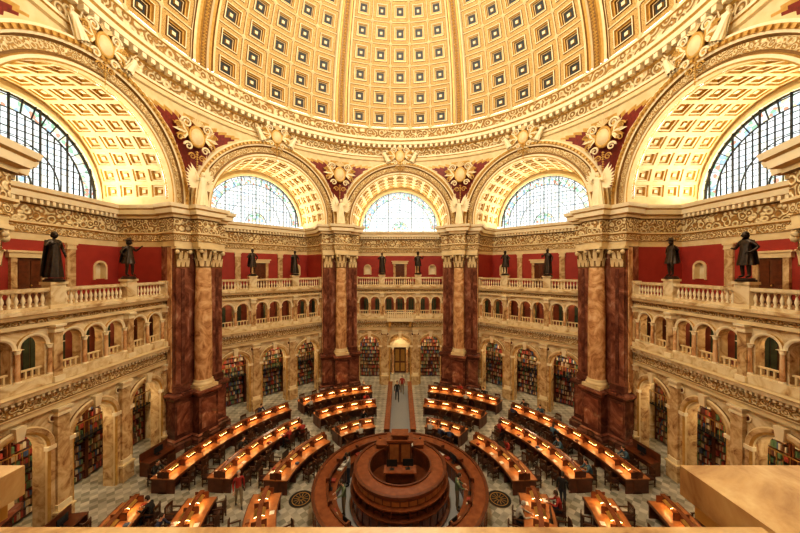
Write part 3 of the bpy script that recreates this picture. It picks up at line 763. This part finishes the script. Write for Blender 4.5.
for r in(6.35,9.3,12.15):
    for s in(1,-1):
        for (d0,d1) in SECT:
            if r<7 and d0==12: d0=17
            if r>12 and d0==49: d0,d1=46,88
            a0,a1=sorted((s*rad(d0),s*rad(d1)))
            obj('reading_desk',desk_mesh(r,a0,a1,'lampglow' if r>7 else 'lampglow_soft'))
            n=max(2,round((a1-a0)*r/1.05))
            for k in range(n):
                ac=a0+(a1-a0)*(k+.5)/n
                for q in(-1,1):
                    if random.random()<.12: continue
                    if r<7 and q<0 and abs(abs(math.degrees(ac))-90)<14: continue
                    rr=r+q*(.92+random.uniform(-.05,.22)); aj=ac+random.uniform(-.06,.06)/r
                    rot=-aj+(0 if q>0 else pi)+random.uniform(-.25,.25)
                    obj('reading_chair',ch,(rr*math.sin(aj),rr*math.cos(aj),0),rot)
                    if d0<130: seatspots.append((rr,aj,q,rot))
                if r<7 and k%3==1:
                    rr=r+.42; obj('computer_monitor',mo,(rr*math.sin(ac),rr*math.cos(ac),.77),-ac+pi)

# ------------------------------------------------------------------ central counter
mb=MB()
G=rad(8)
a0,a1=G,2*pi-G
mb.arcbox(3.6,4.12,0,1.02,a0,a1,'wood',72); mb.arcbox(3.5,4.22,1.02,1.09,a0,a1,'mahogany',72)
mb.arcbox(3.15,3.6,.0,.74,a0,a1,'wood',72); mb.arcbox(3.1,3.62,.74,.79,a0,a1,'mahogany',72)
mb.arcbox(4.1,4.18,0,.14,a0,a1,'wood',72); mb.arcbox(4.0,4.2,.92,.98,a0,a1,'wood',72)
mb.arcbox(4.1,4.24,1.09,1.14,a0,a1,'wood',72); mb.arcbox(3.46,3.56,1.09,1.16,a0,a1,'wood',72)
for k in range(56):
    a=a0+(a1-a0)*(k+.5)/56; mb.arcbox(4.12,4.15,.2,.88,a-.04,a+.04,'mahogany',2); mb.arcbox(3.13,3.16,.1,.68,a-.04,a+.04,'mahogany',2)
for k in range(14):
    a=a0+(a1-a0)*(k+.5)/14; mb.arcbox(3.42,3.62,1.09,1.3,a-.012,a+.012,'wood',1)
for k in range(30):
    a=random.uniform(a0,a1); mb.arcbox(3.25,3.5,.79,.79+random.uniform(.02,.12),a-.03,a+.04,random.choice(['paper','book4','book0']),1)
obj('circulation_counter',mb.mesh('circulation_counter'))
mb=MB()
mb.lathe([(2.45,0),(2.45,.12),(2.3,.16),(2.3,.82),(2.44,.88),(2.44,.94)],0,0,48,['wood','mahogany','wood','mahogany','mahogany'],False,cap=False)
mb.lathe([(2.44,.94),(.01,.94)],0,0,48,'wood',False,cap=False)
b0,b1=rad(25),rad(335)
mb.arcbox(2.05,2.13,.94,1.72,b0,b1,'wood',48); mb.arcbox(1.5,2.26,1.72,1.8,b0,b1,'mahogany',48)
mb.arcbox(1.95,2.18,1.62,1.68,b0,b1,'wood',48); mb.arcbox(2.11,2.2,.94,1.06,b0,b1,'wood',48)
mb.arcbox(2.14,2.28,1.8,1.86,b0,b1,'wood',48); mb.arcbox(1.48,1.56,1.8,1.86,b0,b1,'wood',48)
mb.arcbox(1.56,1.62,.94,1.72,b0,b1,'wood',48)
# stepped panelled tiers with pilaster strips
mb.arcbox(2.12,2.36,1.3,1.35,b0,b1,'mahogany',48)
for k in range(30):
    a=b0+(b1-b0)*(k+.5)/30; mb.arcbox(2.12,2.16,1.38,1.58,a-.075,a+.075,'woodtop',2); mb.arcbox(2.12,2.15,1.08,1.27,a-.075,a+.075,'mahogany',2)
for k in range(31):
    a=b0+(b1-b0)*k/30; mb.arcbox(2.12,2.32,.96,1.3,a-.012,a+.012,'wood',1)
for k in range(32):
    a=2*pi*(k+.5)/32; mb.arcbox(2.29,2.33,.24,.76,a-.07,a+.07,'mahogany',2)
mb.box(-.62,.62,1.3,1.95,.94,2.15,'wood'); mb.box(-.72,.72,1.22,2.02,2.15,2.25,'mahogany')
mb.box(-.4,.4,1.35,1.9,2.25,2.45,'wood'); mb.box(-.47,.47,1.3,1.95,2.45,2.52,'mahogany')
for x in(-.31,.31): mb.box(x-.24,x+.24,1.27,1.3,1.1,2.05,'woodtop')
for x in(-1,1): mb.box(x*1.0-.26,x*1.0+.26,1.3,1.8,.94,1.95,'wood'); mb.box(x*1.0-.3,x*1.0+.3,1.26,1.84,1.95,2.02,'mahogany')
mb.box(-.8,.8,-.3,.3,1.5,1.56,'mahogany'); mb.box(-.7,.7,-.22,.22,.94,1.5,'wood')
obj('superintendent_desk',mb.mesh('superintendent_desk'))
for x,y,z,r in((-.4,0,1.56,pi),(.4,.05,1.56,pi)): obj('computer_monitor',mo,(x,y,z),r)
for a in(60,100,140,220,265,300):
    a=rad(a); obj('computer_monitor',mo,(3.38*math.sin(a),3.38*math.cos(a),.79),-a)
mb=MB()
for s in(-1,1):
    x=s*.88; mb.box(x-.14,x+.14,4.9,13.2,0,.9,'wood'); mb.box(x-.19,x+.19,4.85,13.25,.9,.96,'mahogany'); mb.box(x-.17,x+.17,4.88,13.2,0,.1,'wood')
    for k in range(16):
        yy=5.15+k*.5
        for zz in(.16,.4,.64):
            mb.box(x-.155,x+.155,yy-.2,yy+.2,zz,zz+.18,'mahogany')
obj('card_catalogue_counter',mb.mesh('card_catalogue_counter'))
mb=MB()
mb.box(-.8,.8,-.35,.35,.72,.77,'wood'); mb.box(-.8,-.74,-.33,.33,0,.72,'wood'); mb.box(.74,.8,-.33,.33,0,.72,'wood'); mb.box(-.74,.74,.28,.32,.1,.72,'wood')
mb.box(-.8,.8,.3,.35,.77,1.2,'wood')
cd=mb.mesh('computer_desk')
for s in(-1,1):
    for az,r in((80,14.2),(100,14.2)):
        a=rad(az)*s; p=(r*math.sin(a),r*math.cos(a),0); obj('computer_desk',cd,p,-a); obj('computer_monitor',mo,(p[0],p[1],.77),-a); obj('reading_chair',ch,((r-.65)*math.sin(a),(r-.65)*math.cos(a),0),-a+pi)

# ------------------------------------------------------------------ people
def seated(lean=.12,face=(0,-1,-.5)):
    return dict(pelvis=(0,.05,.55),spine=(0,.03,.74),chest=(0,-lean*.6,.94),neck=(0,-lean,1.1),head0=(0,-lean-.03,1.17),
      shL=(.18,-lean*.8,1.02),elL=(.24,-lean-.1,.8),wrL=(.14,-lean-.32,.82),haL=(.11,-lean-.39,.82),
      shR=(-.18,-lean*.8,1.02),elR=(-.24,-lean-.1,.8),wrR=(-.14,-lean-.32,.82),haR=(-.11,-lean-.39,.82),
      hiL=(.1,.0,.53),knL=(.12,-.4,.52),anL=(.12,-.38,.09),toL=(.12,-.54,.045),
      hiR=(-.1,.0,.53),knR=(-.12,-.4,.52),anR=(-.12,-.38,.09),toR=(-.12,-.54,.045),face=face)
PM=[]
for i,(c,sk,hr,lh,ln) in enumerate([('cloth0','skin','hair',False,.12),('cloth1','skin','hair_grey',False,.18),('cloth2','skin_dark','hair',False,.1),('cloth3','skin','hair',True,.16),('cloth4','skin','hair',False,.14)]):
    mb=MB(); figure(mb,seated(ln),c,'trouser',sk,hr,longhair=lh); PM.append(mb.mesh('seated_reader'))
picks=list(seatspots)
random.shuffle(picks); 
used=picks[:40]
for i,(rr,aj,q,rot) in enumerate(used):
    obj('seated_reader',PM[i%5],(rr*math.sin(aj),rr*math.cos(aj),0),rot)
walk=dict(knL=(.1,-.14,.52),anL=(.1,-.2,.1),toL=(.11,-.36,.045),knR=(-.1,.02,.5),anR=(-.1,.22,.12),toR=(-.1,.09,.045),wrL=(.24,.02,.92),haL=(.25,.03,.85),wrR=(-.24,-.16,.93),haR=(-.24,-.21,.87))
reach=dict(chest=(0,-.04,1.33),neck=(0,-.06,1.49),head0=(0,-.09,1.57),elL=(.24,-.14,1.2),wrL=(.18,-.34,1.12),haL=(.16,-.42,1.1),elR=(-.24,-.14,1.2),wrR=(-.18,-.34,1.12),haR=(-.16,-.42,1.1),face=(0,-1,-.4))
PS=[]
for c,t,sk,hr,pose in(('cloth4','trouser','skin','hair',walk),('cloth2','trouser2','skin','hair_grey',walk),('cloth1','trouser','skin_dark','hair',reach),('cloth5','trouser2','skin','hair',reach)):
    mb=MB(); figure(mb,pose,c,t,sk,hr); PS.append(mb.mesh('standing_person'))
obj('walking_visitor',PS[0],(-.25,11.2,.02),.1); obj('walking_visitor',PS[1],(.2,12.6,.02),pi)
obj('standing_librarian',PS[2],(-2.72,1.0,.012),-pi/2); obj('standing_librarian',PS[3],(2.72,-.6,.012),pi/2)
obj('standing_librarian',PS[3],(-2.6,-1.0,.012),-pi/2+.4)
obj('walking_visitor',PS[0],(7.8,-.5,0),2.4); obj('walking_visitor',PS[1],(-7.8,-.4,0),.6)

# ------------------------------------------------------------------ lights
def light(kind,name,loc,e,color,size=.3,rot=None,sy=None):
    l=bpy.data.lights.new(name,kind); l.energy=e; l.color=color
    if kind=='AREA':
        l.size=size
        if sy: l.shape='RECTANGLE'; l.size_y=sy
    else: l.shadow_soft_size=size
    o=bpy.data.objects.new(name,l); scene.collection.objects.link(o); o.location=loc
    if rot: o.rotation_euler=rot
    return o
light('POINT','dome_fill',(0,0,29.5),5300,(1,.885,.68),1.2)  # added fill with no fixture, above the frame, lights the dome evenly
light('POINT','hall_fill',(0,-6,21.5),3100,(1,.92,.78),.5)  # added out-of-view fill, no real lamp here, lifts floor, desks and walls
for k in range(8):
    az=k*pi/4
    def w(u,r,z): return (u*math.cos(az)+r*math.sin(az),-u*math.sin(az)+r*math.cos(az),z)
    light('AREA','cove_light',w(0,A+3.5,15.66),600,(1,.85,.56),8,(pi+rad(12),0,-az),.5)
    for u in(-3.05,0,3.05): light('POINT','alcove_light',w(u,A+1.1,4.9),95,(1,.82,.56),.15)
    for u in(-3,0,3): light('POINT','arcade_light',w(u,A+.9,9.0),36,(1,.8,.5),.1)
W=bpy.data.worlds.new('sky'); scene.world=W; W.use_nodes=True
W.node_tree.nodes['Background'].inputs['Color'].default_value=(.96,.98,1,1); W.node_tree.nodes['Background'].inputs['Strength'].default_value=4.2

# ------------------------------------------------------------------ camera
cam=bpy.data.cameras.new('camera'); cam.lens=13.5; cam.sensor_width=36; cam.shift_y=2.5/800; cam.clip_start=.05; cam.clip_end=200
co=bpy.data.objects.new('camera',cam); scene.collection.objects.link(co); co.location=(0,CAM_Y,ZC); co.rotation_euler=(pi/2,0,0)
scene.camera=co
scene.view_settings.view_transform='Standard'; scene.view_settings.exposure=0.05
try: scene.view_settings.look='Medium High Contrast'
except Exception: pass
